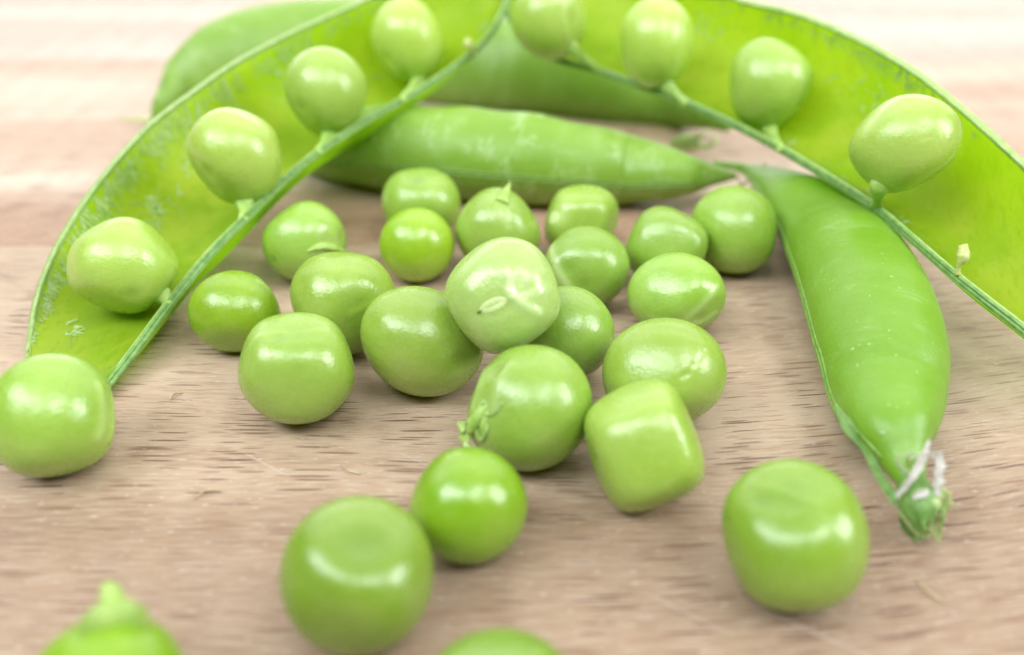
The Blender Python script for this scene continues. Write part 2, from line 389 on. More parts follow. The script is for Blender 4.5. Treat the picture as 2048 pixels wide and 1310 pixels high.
def pod_inner():
    m, nt = new_mat('pod_lining'); g = Net(nt)
    vec = g.cm()
    uva = g.n('ShaderNodeAttribute', attribute_name='along').outputs['Fac']
    uvc = g.n('ShaderNodeAttribute', attribute_name='around').outputs['Fac']
    uv = g.n('ShaderNodeCombineXYZ'); g.put(uv.inputs[0], uva); g.put(uv.inputs[1], uvc)
    big = g.noise(vec, 1.3, 4, 0.6)
    net = g.noise(g.remap(uv.outputs[0], (5.0, 9.0, 1)), 1.4, 4, 0.6, 0.8)
    fine = g.noise(vec, 30, 3, 0.6)
    col = g.mix(g.step(big, 0.34, 0.66), rgb(0.40, 0.64, 0.025), rgb(0.60, 0.74, 0.06))
    col = g.mix(g.math('MULTIPLY', g.step(net, 0.5, 0.66), 0.40), col, rgb(0.28, 0.50, 0.012))
    vein = g.step(g.math('ABSOLUTE', g.math('SUBTRACT', g.noise(g.remap(uv.outputs[0], (1.6, 5.5, 1)), 1.0, 3, 0.55, 0.9), 0.5)), 0.0, 0.022, 1.0, 0.0)
    col = g.mix(g.math('MULTIPLY', vein, 0.30), col, rgb(0.62, 0.76, 0.16))
    film = g.step(g.noise(vec, 3.2, 5, 0.7, 0.5), 0.62, 0.76)
    col = g.mix(g.math('MULTIPLY', film, 0.22), col, rgb(0.52, 0.70, 0.25))
    edge = g.step(uvc, 0.0, 0.16, 1.0, 0.0)
    col = g.mix(g.math('MULTIPLY', edge, 0.55), col, rgb(0.30, 0.52, 0.11))
    h = g.math('ADD', g.math('MULTIPLY', fine, 0.5), net)
    p = g.principled(Base_Color=col, Roughness=g.math('ADD', 0.36, g.math('MULTIPLY', fine, 0.12)), Normal=g.bump(h, 0.35, 0.02))
    p.inputs['Specular IOR Level'].default_value = 0.35
    t = g.n('ShaderNodeBsdfTranslucent'); g.put(t.inputs['Color'], g.mix(0.7, col, rgb(0.72, 0.90, 0.02)))
    mx = g.n('ShaderNodeMixShader'); mx.inputs[0].default_value = 0.60
    nt.links.new(p.outputs[0], mx.inputs[1]); nt.links.new(t.outputs[0], mx.inputs[2])
    g.out(mx.outputs[0])
    return m

POD_LINING = pod_inner()

def simple(name, a, b, rough=0.45, scale=8.0, sss=0.2, translucent=0.0):
    m, nt = new_mat(name); g = Net(nt)
    vec = g.cm()
    n = g.noise(vec, scale, 4, 0.62)
    col = g.mix(g.step(n, 0.3, 0.7), a, b)
    p = g.principled(Base_Color=col, Roughness=rough, Subsurface_Weight=sss, Subsurface_Scale=0.0006,
                     Normal=g.bump(g.noise(vec, scale * 4, 3, 0.6), 0.4, 0.012))
    if translucent:
        p.inputs['Subsurface Weight'].default_value = 0
        t = g.n('ShaderNodeBsdfTranslucent'); g.put(t.inputs['Color'], col)
        mx = g.n('ShaderNodeMixShader'); mx.inputs[0].default_value = translucent
        nt.links.new(p.outputs[0], mx.inputs[1]); nt.links.new(t.outputs[0], mx.inputs[2])
        g.out(mx.outputs[0])
    else:
        g.out(p.outputs[0])
    return m

SUTURE = simple('pod_suture', rgb(0.13, 0.28, 0.06), rgb(0.25, 0.43, 0.12), 0.34, 14)
SEAM_GREEN = simple('pod_seam_green', rgb(0.14, 0.31, 0.03), rgb(0.26, 0.44, 0.09), 0.36, 14)
SUTURE_PALE = simple('pod_suture_pale', rgb(0.30, 0.48, 0.12), rgb(0.46, 0.62, 0.22), 0.4, 12)
STALK = simple('pea_stalk', rgb(0.30, 0.50, 0.08), rgb(0.46, 0.62, 0.17), 0.42, 9)
STALK_PALE = simple('pea_stalk_pale', rgb(0.50, 0.64, 0.22), rgb(0.66, 0.74, 0.40), 0.45, 9)
MEMBRANE = simple('torn_membrane', rgb(0.42, 0.62, 0.18), rgb(0.66, 0.78, 0.42), 0.5, 12, 0, 0.35)
SEPAL = simple('sepal', rgb(0.10, 0.22, 0.035), rgb(0.20, 0.36, 0.08), 0.5, 10)
SEPAL_PALE = simple('sepal_pale', rgb(0.36, 0.50, 0.16), rgb(0.55, 0.63, 0.30), 0.55, 7)
DRIED = simple('dried_stamen', rgb(0.42, 0.38, 0.30), rgb(0.66, 0.64, 0.60), 0.55, 14, 0.1)
TAN = simple('tan_thread', rgb(0.42, 0.30, 0.16), rgb(0.66, 0.58, 0.36), 0.6, 8)
OVULE = simple('ovule', rgb(0.52, 0.60, 0.16), rgb(0.68, 0.70, 0.30), 0.4, 10)
SCAR = simple('seed_scar', rgb(0.56, 0.70, 0.26), rgb(0.66, 0.77, 0.36), 0.42, 10)

def wood_material(name, offset, light, dark, fleck_gain=1.0, curl=0.0, heart_shade_band=None):
    m, nt = new_mat(name); g = Net(nt)
    vec = g.cm()
    sp = g.n('ShaderNodeSeparateXYZ'); g.put(sp.inputs[0], vec)
    x, y, z = sp.outputs
    # the grain runs along x and swings gently where the stave was cut across it
    swing = g.math('MULTIPLY', g.math('POWER', g.math('MAXIMUM', g.math('SUBTRACT', x, 0.6), 0.0), 1.7), curl)
    y2 = g.math('SUBTRACT', y, swing)
    wob = g.noise(g.remap(vec, (0.16, 0.5, 1)), 1.0, 2, 0.5)
    y3 = g.math('ADD', y2, g.math('MULTIPLY', wob, 0.55))
    c = g.n('ShaderNodeCombineXYZ'); g.put(c.inputs[0], x); g.put(c.inputs[1], y3); c.inputs[2].default_value = offset
    gv = c.outputs[0]
    band = g.noise(g.remap(gv, (0.045, 0.42, 1)), 1.0, 4, 0.58, 0.6)
    streak = g.noise(g.remap(gv, (0.11, 4.2, 1)), 1.0, 6, 0.68, 0.2)
    fibre = g.noise(g.remap(gv, (3.0, 42.0, 1)), 1.0, 3, 0.6)
    col = g.mix(g.step(band, 0.34, 0.66), dark, light)
    if heart_shade_band:
        lo, hi, tone_, amount = heart_shade_band
        heart_shade = g.step(g.math('ADD', y3, g.math('MULTIPLY', g.math('SUBTRACT', band, 0.5), 1.6)), lo, hi, amount, 0.0)
        col = g.mix(heart_shade, col, tone_)
    col = g.mix(g.math('MULTIPLY', g.step(streak, 0.42, 0.74), 0.34), col, g.mix(0.5, dark, rgb(0.30, 0.16, 0.10)))
    col = g.mix(g.math('MULTIPLY', g.step(fibre, 0.40, 0.72), 0.32), col, rgb(0.68, 0.57, 0.47))
    def dashes(sx, sy, size, keep):
        w = g.remap(gv, (sx, sy, 1))
        vo = g.n('ShaderNodeTexVoronoi', voronoi_dimensions='2D', feature='F1')
        g.put(vo.inputs['Vector'], w); vo.inputs['Scale'].default_value = 1.0; vo.inputs['Randomness'].default_value = 1.0
        sc = g.n('ShaderNodeSeparateColor'); g.put(sc.inputs[0], vo.outputs['Color'])
        has = g.step(sc.outputs[0], keep, keep + 0.05)
        lim = g.math('MULTIPLY_ADD', sc.outputs[1], size * 0.7, size * 0.55)
        d = g.math('DIVIDE', vo.outputs['Distance'], lim)
        return g.math('MULTIPLY', g.step(d, 0.62, 1.0, 1.0, 0.0), has), sc.outputs[2]
    d1, k1 = dashes(1.45, 23.0, 0.28, 0.50)
    d2, k2 = dashes(3.0, 44.0, 0.30, 0.42)
    d3, k3 = dashes(0.8, 12.0, 0.22, 0.6)
    zone = g.step(g.noise(g.remap(gv, (0.10, 0.55, 1)), 1.0, 3, 0.5), 0.36, 0.60, 0.45, 1.0)
    d1, d2 = g.math('MULTIPLY', d1, zone), g.math('MULTIPLY', d2, zone)
    tone = g.mix(g.math('MULTIPLY', k1, 0.6), rgb(0.12, 0.055, 0.035), rgb(0.30, 0.15, 0.10))
    col = g.mix(g.math('MULTIPLY', d1, 0.95 * fleck_gain), col, tone)
    col = g.mix(g.math('MULTIPLY', d2, 0.48 * fleck_gain), col, rgb(0.24, 0.12, 0.08))
    col = g.mix(g.math('MULTIPLY', d3, 0.22 * fleck_gain), col, rgb(0.26, 0.13, 0.08))
    rot = g.n('ShaderNodeVectorRotate', rotation_type='Z_AXIS'); g.put(rot.inputs['Vector'], vec); rot.inputs['Angle'].default_value = 0.62
    nick = g.step(g.noise(g.remap(rot.outputs[0], (0.35, 16.0, 1)), 1.0, 2, 0.5), 0.70, 0.74)
    col = g.mix(g.math('MULTIPLY', nick, 0.30), col, rgb(0.72, 0.62, 0.54))
    spark = g.step(g.noise(g.remap(gv, (11.0, 34.0, 1)), 1.0, 2, 0.5), 0.62, 0.74)
    col = g.mix(g.math('MULTIPLY', spark, 0.36), col, rgb(0.80, 0.70, 0.62))
    h = g.math('SUBTRACT', g.math('ADD', g.math('MULTIPLY', fibre, 0.5), g.math('MULTIPLY', spark, 0.25)),
               g.math('ADD', g.math('MULTIPLY', d1, 0.9), g.math('MULTIPLY', d2, 0.5)))
    r = g.math('ADD', 0.50, g.math('MULTIPLY', fibre, 0.14))
    p = g.principled(Base_Color=col, Roughness=r, Normal=g.bump(h, 0.5, 0.012))
    p.inputs['Specular IOR Level'].default_value = 0.45
    g.out(p.outputs[0])
    return m

# ------------------------------------------------------------------ the board under everything
def plank_mesh(x0, x1, y0, y1, thick=1.8, bevel=0.02):
    """A stave with softened long edges."""
    prof = [(y0, -thick), (y0, -bevel), (y0 + bevel * .3, -bevel * .3), (y0 + bevel, 0), (y1 - bevel, 0), (y1 - bevel * .3, -bevel * .3), (y1, -bevel), (y1, -thick)]
    n = len(prof)
    v = [(x0, a, b) for a, b in prof] + [(x1, a, b) for a, b in prof]
    f = [(i, i + n, (i + 1) % n + n, (i + 1) % n) for i in range(n)] + [tuple(range(n)), tuple(reversed(range(n, 2 * n)))]
    return mesh_from('plank', v, f)

board = empty('wooden_board')
tag(board, 'pale pinkish beech board with short dark pore flecks under the peas', 'board', kind='structure')
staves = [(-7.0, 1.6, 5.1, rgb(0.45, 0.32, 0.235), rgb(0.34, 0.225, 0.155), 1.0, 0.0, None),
          (1.605, 10.30, 0.0, rgb(0.57, 0.415, 0.295), rgb(0.38, 0.245, 0.155), 1.0, 0.045, (5.4, 7.0, rgb(0.285, 0.18, 0.11), 0.70)),  # real grain band, but stave and band darkened further to paint foreground shade
          (10.306, 18.8, 9.3, rgb(0.66, 0.505, 0.39), rgb(0.49, 0.325, 0.225), 0.8, 0.0, (11.3, 12.8, rgb(0.37, 0.20, 0.12), 0.80)),
          (18.806, 27.3, 15.7, rgb(0.64, 0.51, 0.43), rgb(0.53, 0.385, 0.31), 0.7, 0.0, None),
          (27.306, 36.0, 22.2, rgb(0.64, 0.50, 0.43), rgb(0.52, 0.38, 0.31), 0.7, 0.0, None)]
for y0, y1, off, light, dark, gain, curl, heart_shade in staves:
    link('plank', plank_mesh(-26, 26, y0, y1), wood_material('beech_stave', off, light, dark, gain, curl, heart_shade), board, smooth=False)

# ------------------------------------------------------------------ peas
def sphere_grid(n):
    """Unit cube-sphere as directions and quads with shared vertices."""
    key, dirs, faces = {}, [], []
    def vid(p):
        k = tuple(round(c * n) for c in p)
        if k not in key:
            key[k] = len(dirs)
            q = [math.tan(c * math.pi / 4) for c in p]
            dirs.append(q)
        return key[k]
    for ax in range(3):
        for s in (-1, 1):
            def pt(i, j):
                p = [0, 0, 0]
                p[ax] = s
                p[(ax + 1) % 3] = -1 + 2 * i / n
                p[(ax + 2) % 3] = -1 + 2 * j / n
                return p
            for i in range(n):
                for j in range(n):
                    q = [vid(pt(i, j)), vid(pt(i + 1, j)), vid(pt(i + 1, j + 1)), vid(pt(i, j + 1))]
                    faces.append(tuple(q if s > 0 else q[::-1]))
    return unit(np.array(dirs)), faces

GRID = {n: sphere_grid(n) for n in (44, 72)}

def image_dir(x, y):
    """Direction on the viewer's side of a pea from its offsets right and up (fractions of the radius)."""
    return np.array([x, y, math.sqrt(max(1 - x * x - y * y, 0.0))])

def arc_distance(d, pts):
    """Angle from directions d to the polyline of directions pts."""
    best = np.full(len(d), 9.0)
    for a, b in zip(pts, pts[1:]):
        a, b = unit(a), unit(b)
        for t in np.linspace(0, 1, 14):
            c = unit(a * (1 - t) + b * t)
            best = np.minimum(best, np.arccos(np.clip(d @ c, -1, 1)))
    return best

def pea_surface(d, shape):
    """Radius and colour tint of a pea in directions d."""
    p = shape.get('p', 9.0)
    acc = np.ones(len(d))
    for fx, fy, fz, h in shape.get('flat', []):
        acc += (np.maximum(d @ unit((fx, fy, fz)), 0) / h) ** p
    r = acc ** (-1.0 / p)
    rng = np.random.RandomState(shape.get('seed', 1))
    for _ in range(7):                                   # slow lumps
        k = unit(rng.normal(size=3)) * rng.uniform(0.7, 1.7)
        r = r * (1 + 0.011 * np.sin(d @ k * 2 + rng.uniform(0, 6.3)))
    tint = np.zeros(len(d))
    for x, y, depth, width, t in shape.get('dent', []):
        c = image_dir(x, y) if not isinstance(x, tuple) else unit(x)
        g = np.exp(-(np.arccos(np.clip(d @ c, -1, 1)) / width) ** 2)
        r = r * (1 - depth * g)
        tint += t * g
    for pts, amp, width, t in shape.get('ridge', []):
        g = np.exp(-(arc_distance(d, [image_dir(*q) for q in pts]) / width) ** 2)
        r = r * (1 + amp * g)
        tint += t * g
    return r, tint

def build_pea(key, shape, label, mat, group=None, on_board=True, grid=44):
    loc, rot, rx, ry = PEAS[key]
    d, faces = GRID[grid]
    r, tint = pea_surface(d, shape)
    def stretch(q):
        for sx, sy, sz, k in shape.get('stretch', []):
            u = unit((sx, sy, sz))
            q = q + (k - 1) * (q @ u)[:, None] * u
        return q
    v = stretch(d * r[:, None])
    rz = shape.get('rz', 1.0) * (rx + ry) / 2
    lo, hi = v.min(0), v.max(0)
    mid, half = (lo + hi) / 2, (hi - lo) / 2
    scale = np.array([rx, ry, rz]) / half
    v = (v - mid) * scale
    R = np.array(Euler([math.radians(a) for a in rot]).to_matrix())
    w = v @ R.T
    loc = np.array(loc)
    if on_board:
        loc[2] = -w[:, 2].min() + 0.002
    me = mesh_from('pea', v, faces, attrs={'tint': tint})
    def local(x, y, lift=0.0):
        """Point of the skin seen at offset (x, y), lifted along its direction."""
        c = image_dir(x, y)[None]
        q, _ = pea_surface(c, shape)
        return ((stretch(c * q[:, None]) - mid) * scale)[0] * (1 + lift)
    parts = shape.get('parts')
    if parts:
        root = empty('pea', loc)
        root.rotation_euler = [math.radians(a) for a in rot]
        link('seed', me, mat, root)
        parts(root, local, (rx + ry) / 2)
    else:
        root = link('pea', me, mat)
        root.location = Vector(loc) * CM
        root.rotation_euler = [math.radians(a) for a in rot]
    tag(root, label, 'pea', group)
    return root, loc, R

def part(name, root, chunks, mat):
    v, f = join(chunks)
    return link(name, mesh_from(name, v, f), mat, root)

def scar_patch(local, cx, cy, a, b, turn, lift=0.006):
    """Slightly raised oval patch following the skin."""
    v, f = [], []
    rings, seg = 6, 28
    ct, st = math.cos(turn), math.sin(turn)
    for i in range(rings + 1):
        for j in range(seg):
            t = 2 * math.pi * j / seg
            q = i / rings
            ex, ey = a * q * math.cos(t), b * q * math.sin(t)
            rise = lift * (1 - q ** 4) - 0.004 * (q > 0.95) + 0.005 * math.exp(-((q - 0.72) / 0.16) ** 2) - 0.006 * math.exp(-(ey / (b * .18)) ** 2) * (q < .6)
            v.append(local(cx + ex * ct - ey * st, cy + ex * st + ey * ct, rise))
    for i in range(rings):
        for j in range(seg):
            f.append((i * seg + j, (i + 1) * seg + j, (i + 1) * seg + (j + 1) % seg, i * seg + (j + 1) % seg))
    return v, f

def parts_scarred(root, local, R):
    part('seed_scar', root, [scar_patch(local, -0.17, -0.16, 0.27, 0.12, 0.42, 0.005)], SCAR)
    v, f = [], []
    part('scar_pit', root, [sweep([local(-.43, -.30, .003), local(-.39, -.265, .008), local(-.355, -.25, .003)], [.004, .012, .004], 8)], SEPAL)

def parts_side_scar(root, local, R):
    part('seed_scar', root, [scar_patch(local, -0.70, 0.06, 0.20, 0.17, 1.2)], SCAR)

def parts_hooded(root, local, R):
    L = lambda *a: local(*a)
    part('stalk', root, [blade([L(.04, -.22, .01), L(.22, -.08, .02), L(.45, -.01, .035), L(.68, -.06, .035), L(.88, -.16, .02), (1.02 * R, -.22 * R, .28 * R)],
                               [.012, .05, .065, .06, .04, .008], (0, .8, .6), -.55, 2, .06),
                         sweep([L(.12, -.30, .0), L(.35, -.24, .02), L(.6, -.22, .03), L(.85, -.22, .03)], [.012, .026, .026, .012], 8, flat=.6)], STALK)

def parts_top_spike(root, local, R):
    L = lambda *a: local(*a)
    part('stalk', root, [sweep([L(.10, .62, -.03), L(.17, .78, .03), L(.22, .90, .08), (.27 * R, 1.03 * R, .25 * R), (.29 * R, 1.12 * R, .22 * R)],
                               [.085, .06, .034, .018, .006], 12, flat=.7)], STALK)

def parts_curled(root, local, R):
    L = lambda *a: local(*a)
    rim = [L(-.70 + .085 * math.cos(t), -.20 + .29 * math.sin(t), .004) for t in np.linspace(1.2, 1.2 + 1.55 * math.pi, 16)]
    part('scar_rim', root, [sweep(rim, [.010] + [.018] * 14 + [.010], 8)], SUTURE_PALE)
    out = (-.5, 0, .85)
    part('stalk', root, [blade([L(-.64, .07, .0), L(-.70, -.03, .05), L(-.78, -.18, .09), L(-.84, -.34, .12), (-.93 * R, -.50 * R, .42 * R)],
                               [.012, .045, .05, .058, .03], out, -.5, 3, .12),
                         blade([L(-.63, -.02, .01), L(-.66, -.16, .03), L(-.68, -.30, .03), L(-.66, -.44, .01)], [.012, .035, .05, .018], out, -.6, 4, .1),
                         blade([L(-.84, -.30, .13), (-1.0 * R, -.30 * R, .45 * R), (-1.12 * R, -.22 * R, .38 * R)], [.05, .045, .006], out, .5, 5, .2),
                         blade([L(-.84, -.36, .12), (-.98 * R, -.46 * R, .45 * R), (-1.0 * R, -.56 * R, .42 * R)], [.05, .05, .015], out, .5, 6, .25)], STALK)
    part('stalk_tip', root, [sweep([(-.98 * R, -.53 * R, .44 * R), (-.95 * R, -.58 * R, .44 * R), (-.91 * R, -.61 * R, .44 * R)], [.02, .032, .008], 9, flat=.5, rough=.1)], STALK_PALE)
    part('fibre', root, [sweep([L(-.66, -.10, .03), L(-.58, -.11, .02), L(-.50, -.07, .012), L(-.43, .02, .01), L(-.39, .08, .012)], [.010, .009, .009, .010, .013], 7),
                         sweep([L(-.47, .10, .002), L(-.43, .16, .004), L(-.40, .19, .002)], [.003, .006, .003], 6)], MEMBRANE)

def parts_tall_stub(root, local, R):
    L = lambda *a: local(*a)
    part('stalk', root, [sweep([L(-.02, .80, -.05), L(-.06, .93, .03), (-.10 * R, 1.10 * R, .24 * R), (-.14 * R, 1.24 * R, .22 * R), (-.17 * R, 1.36 * R, .2 * R)],
                               [.19, .115, .06, .052, .036], 12, rough=.05),
                         sweep([(-.13 * R, 1.22 * R, .25 * R), (-.04 * R, 1.27 * R, .25 * R), (.02 * R, 1.18 * R, .22 * R)], [.03, .025, .008], 8)], STALK)

SHAPES = {
 'p1':  dict(seed=1, flat=[(.9, .1, -.1, .92), (.2, -.9, .3, .96)], dent=[(.78, .1, .05, .25, .1)], ridge=[([(.62, .5), (.70, .1), (.62, -.3)], .02, .09, .25), ([(.85, .35), (.9, 0), (.8, -.35)], .02, .07, .2)]),
 'p2':  dict(seed=2, p=10, flat=[(0, -.8, .5, .93), (.85, .4, -.1, .95)], ridge=[([(.45, .75), (.75, .5), (.9, .15)], .012, .06, .35)]),
 'p3':  dict(seed=3, p=10, flat=[(-.6, .75, .1, .93), (.5, -.7, .4, .93)], dent=[(.55, -.15, .13, .33, .25), (.93, .05, .12, .3, .1), (-.73, -.42, .02, .10, -.8)], parts=parts_hooded),
 'p4':  dict(seed=4, flat=[(.35, -.45, .8, .90), (0, .95, .2, .94), (-.8, -.4, .1, .95)], dent=[(.30, -.05, .03, .32, -.35)], ridge=[([(.15, -.25), (.55, -.05), (.85, .1)], .012, .08, .3), ([(.4, -.62), (.6, -.35), (.85, -.2)], .02, .07, .35)]),
 'p5':  dict(seed=5, p=8, flat=[(-.05, .85, .42, .90), (.95, .25, .1, .93), (-.95, .2, .15, .93), (-.1, -.5, .85, .95), (0, -1, 0, .95), (.75, -.65, .2, .95), (-.75, -.65, .2, .96)], dent=[(-.05, .66, .05, .34, -.25), (-.3, .5, .012, .14, -.3)], ridge=[([(-.65, .52), (-.1, .68), (.5, .66)], .012, .06, .15), ([(-.75, .4), (-.6, .6)], .01, .05, .2)]),
 'p6':  dict(seed=6, flat=[(0, .95, .3, .87), (0, -.6, .7, .94)], dent=[(-.1, .62, .03, .26, -.55)]),
 'p7':  dict(seed=7, flat=[]),
 'p8':  dict(seed=8, flat=[(.8, .5, .2, .93), (-.7, .6, .2, .95)], dent=[(.16, .72, .03, .16, -.1)], ridge=[([(.18, .8), (.2, .45), (.25, .1)], -.014, .09, .25), ([(.0, .7), (.05, .4)], .012, .12, .2)], parts=parts_top_spike),
 'p9':  dict(seed=9, p=10, flat=[(-.95, .25, .2, .84), (.9, -.2, .3, .86), (0, .95, .3, .92), (.1, -.2, 1, .9)], dent=[(-.55, .1, .03, .25, .45)], parts=parts_side_scar),
 'p10': dict(seed=10, flat=[(-.1, -.3, .95, .94)], dent=[(-.42, -.05, .03, .24, -.15), (-.1, -.45, .02, .2, -.25)], ridge=[([(-.80, .5), (-.70, .15), (-.55, -.25), (-.3, -.6)], .028, .11, .65)]),
 'p11': dict(seed=11, p=10, flat=[(.55, .8, .2, .86), (-.9, .35, .1, .88), (.95, -.2, -.3, .82), (0, .1, 1, .9)], ridge=[([(.1, .85), (.6, .55)], .01, .07, .2)]),
 'p12': dict(seed=12, stretch=[(.35, -.9, 0, 1.07)], flat=[(.9, -.1, .1, .95), (-.8, -.3, .5, .95)], dent=[]),
 'p13': dict(seed=13, flat=[(-.3, .3, .9, .95), (.55, -.55, .65, .93)], dent=[(-.45, -.2, .02, .25, -.25), (.5, -.6, .02, .15, 0)], ridge=[([(.12, -.68), (.35, -.45), (.62, -.12), (.8, .2)], .02, .10, .28), ([(.15, -.72), (.5, -.72), (.8, -.45)], .02, .09, .28), ([(.15, -.72), (-.2, -.6), (-.5, -.55)], .010, .09, .2)]),
 'p14': dict(seed=14, stretch=[(.93, -.35, 0, 1.16)], dent=[(.62, -.25, .02, .16, -.35)], ridge=[([(.5, -.55), (.75, -.45), (.88, -.2)], .012, .1, .2)]),
 'p15': dict(seed=15, p=9, flat=[(-.62, .72, .2, .95), (.9, .3, .1, .95), (.55, -.8, .1, .96), (-.75, -.55, .1, .95), (-.1, -.1, 1, .95)],
             dent=[(-.35, .3, .02, .25, .0), (.34, .14, .03, .2, .1), (.12, .52, .01, .2, .0)],
             ridge=[([(.12, -.02), (.11, .20), (.07, .42)], .030, .075, .6), ([(.12, .06), (.28, -.12), (.58, -.30)], .030, .085, .6), ([(.34, -.03), (.58, .05), (.80, .12)], .010, .10, .2), ([(.30, .14), (.50, .30), (.68, .40)], .010, .09, .2), ([(-.5, .1), (-.25, .34), (.0, .4)], .010, .12, .15), ([(-.45, -.38), (-.1, -.36), (.2, -.2)], -.006, .08, .2)], parts=parts_scarred),
 'p16': dict(seed=16),
 'p17': dict(seed=17, flat=[(-.9, .4, .1, .90)], dent=[(-.62, .05, .05, .30, .15), (-.50, .62, .045, .16, -.1)], ridge=[([(-.75, .62), (-.82, .3), (-.88, 0)], .045, .15, .25), ([(-.52, .02), (-.5, .35), (-.3, .68)], .018, .10, .25)], parts=parts_curled),
 'p18': dict(seed=18, flat=[(-.2, .2, .95, .95), (.3, -.9, .3, .95)], ridge=[([(.45, .15), (.55, .3), (.62, .42)], -.02, .035, .15), ([(.30, -.04), (.37, .02)], -.02, .05, .2)]),
 'p19': dict(seed=19, p=6.5, flat=[(.33, -.92, .2, .88), (-.36, .86, .42, .80), (.92, .33, .15, .77), (-.94, -.36, .2, .77), (.05, -.12, .98, .82), (.3, -.6, -.7, .85)]),
 'p20': dict(seed=20, flat=[(-.75, .45, .3, .95)], dent=[(-.45, .5, .012, .16, .2)]),
 'p21': dict(seed=21, p=7, flat=[(.08, .66, .68, .96), (-.2, -.75, .6, .97)], dent=[(.06, .40, .13, .42, -.45), (-.6, -.1, .02, .3, 0)]),  # negative tint paints shade into the hollow top
 'p22': dict(seed=22, p=7, flat=[(.05, .65, .70, .94), (0, -1, -.1, .97), (-.9, -.3, .2, .98)], dent=[(-.1, .50, .075, .42, -.35), (-.40, .46, .02, .14, -.35)], ridge=[([(-.45, .68), (-.05, .60), (.35, .40)], .02, .08, .12), ([(-.5, .34), (-.15, .22), (.25, .28)], .012, .07, .0)]),  # top dents tinted darker, shade put into the colour
 'p23': dict(seed=23, ridge=[([(0, .9), (.1, .6)], .02, .2, 0)], parts=parts_tall_stub),
 'p24': dict(seed=24, flat=[(0, .9, .4, .92)]),
 'Da': dict(seed=31, p=10, flat=[(-.6, .75, .2, .92), (.75, .5, .25, .90), (-.4, -.8, .3, .90), (.8, -.5, .1, .93), (-.9, .1, .2, .93)], ridge=[([(-.35, .28), (-.1, .33), (.2, .28)], -.006, .06, .0)], dent=[(.15, -.52, .02, .14, -.45)]),
 'Db': dict(seed=32, flat=[(-.75, -.55, .3, .90), (.4, .85, .2, .94), (.9, .1, .1, .94)], ridge=[([(-.80, -.15), (-.62, -.5), (-.35, -.78)], .012, .06, .30)], dent=[(-.62, -.32, .03, .16, -.25)]),
 'Dc': dict(seed=33, flat=[(-.75, -.55, .3, .91), (.8, -.45, .2, .93)], ridge=[([(-.80, -.15), (-.62, -.5), (-.35, -.78)], .012, .06, .25)], dent=[(-.62, -.32, .03, .15, -.25)]),
 'Dd': dict(seed=34, flat=[(-.8, -.5, .3, .90), (.8, .4, .2, .95)], ridge=[([(-.80, -.15), (-.62, -.5), (-.35, -.78)], .012, .06, .25)], dent=[(-.6, -.4, .03, .15, -.3)]),
 'Ea': dict(seed=35, flat=[(.75, -.1, .6, .91), (-.6, -.7, .2, .94)], ridge=[([(.35, .45), (.38, .05), (.5, -.4), (.62, -.7)], .02, .08, .35), ([(.8, .3), (.8, -.2)], .012, .07, .25)], dent=[(.62, .05, .02, .15, -.25)]),
 'Eb': dict(seed=36, flat=[(.85, -.25, .35, .90), (-.9, -.2, .3, .94)], ridge=[([(.72, .35), (.68, -.1), (.45, -.7)], .014, .06, .3), ([(.88, .2), (.85, -.25)], .012, .06, .2)]),
 'Ec': dict(seed=37, flat=[(.8, -.5, .25, .88), (-.9, -.1, .2, .92), (.5, .85, .1, .94)], ridge=[([(.75, .1), (.62, -.4), (.35, -.8)], .014, .06, .35)]),
 'Ed': dict(seed=38, p=10, stretch=[(.7, .55, 0, 1.08)], flat=[(.55, -.8, .2, .91), (-.75, .6, .2, .94), (-.7, -.6, .3, .95)], ridge=[([(.9, -.25), (.55, -.66), (.2, -.9)], .015, .05, .4), ([(.3, .1), (.5, .14)], -.004, .03, .3)]),
}
LOOSE = 'loose peas scattered on the board'
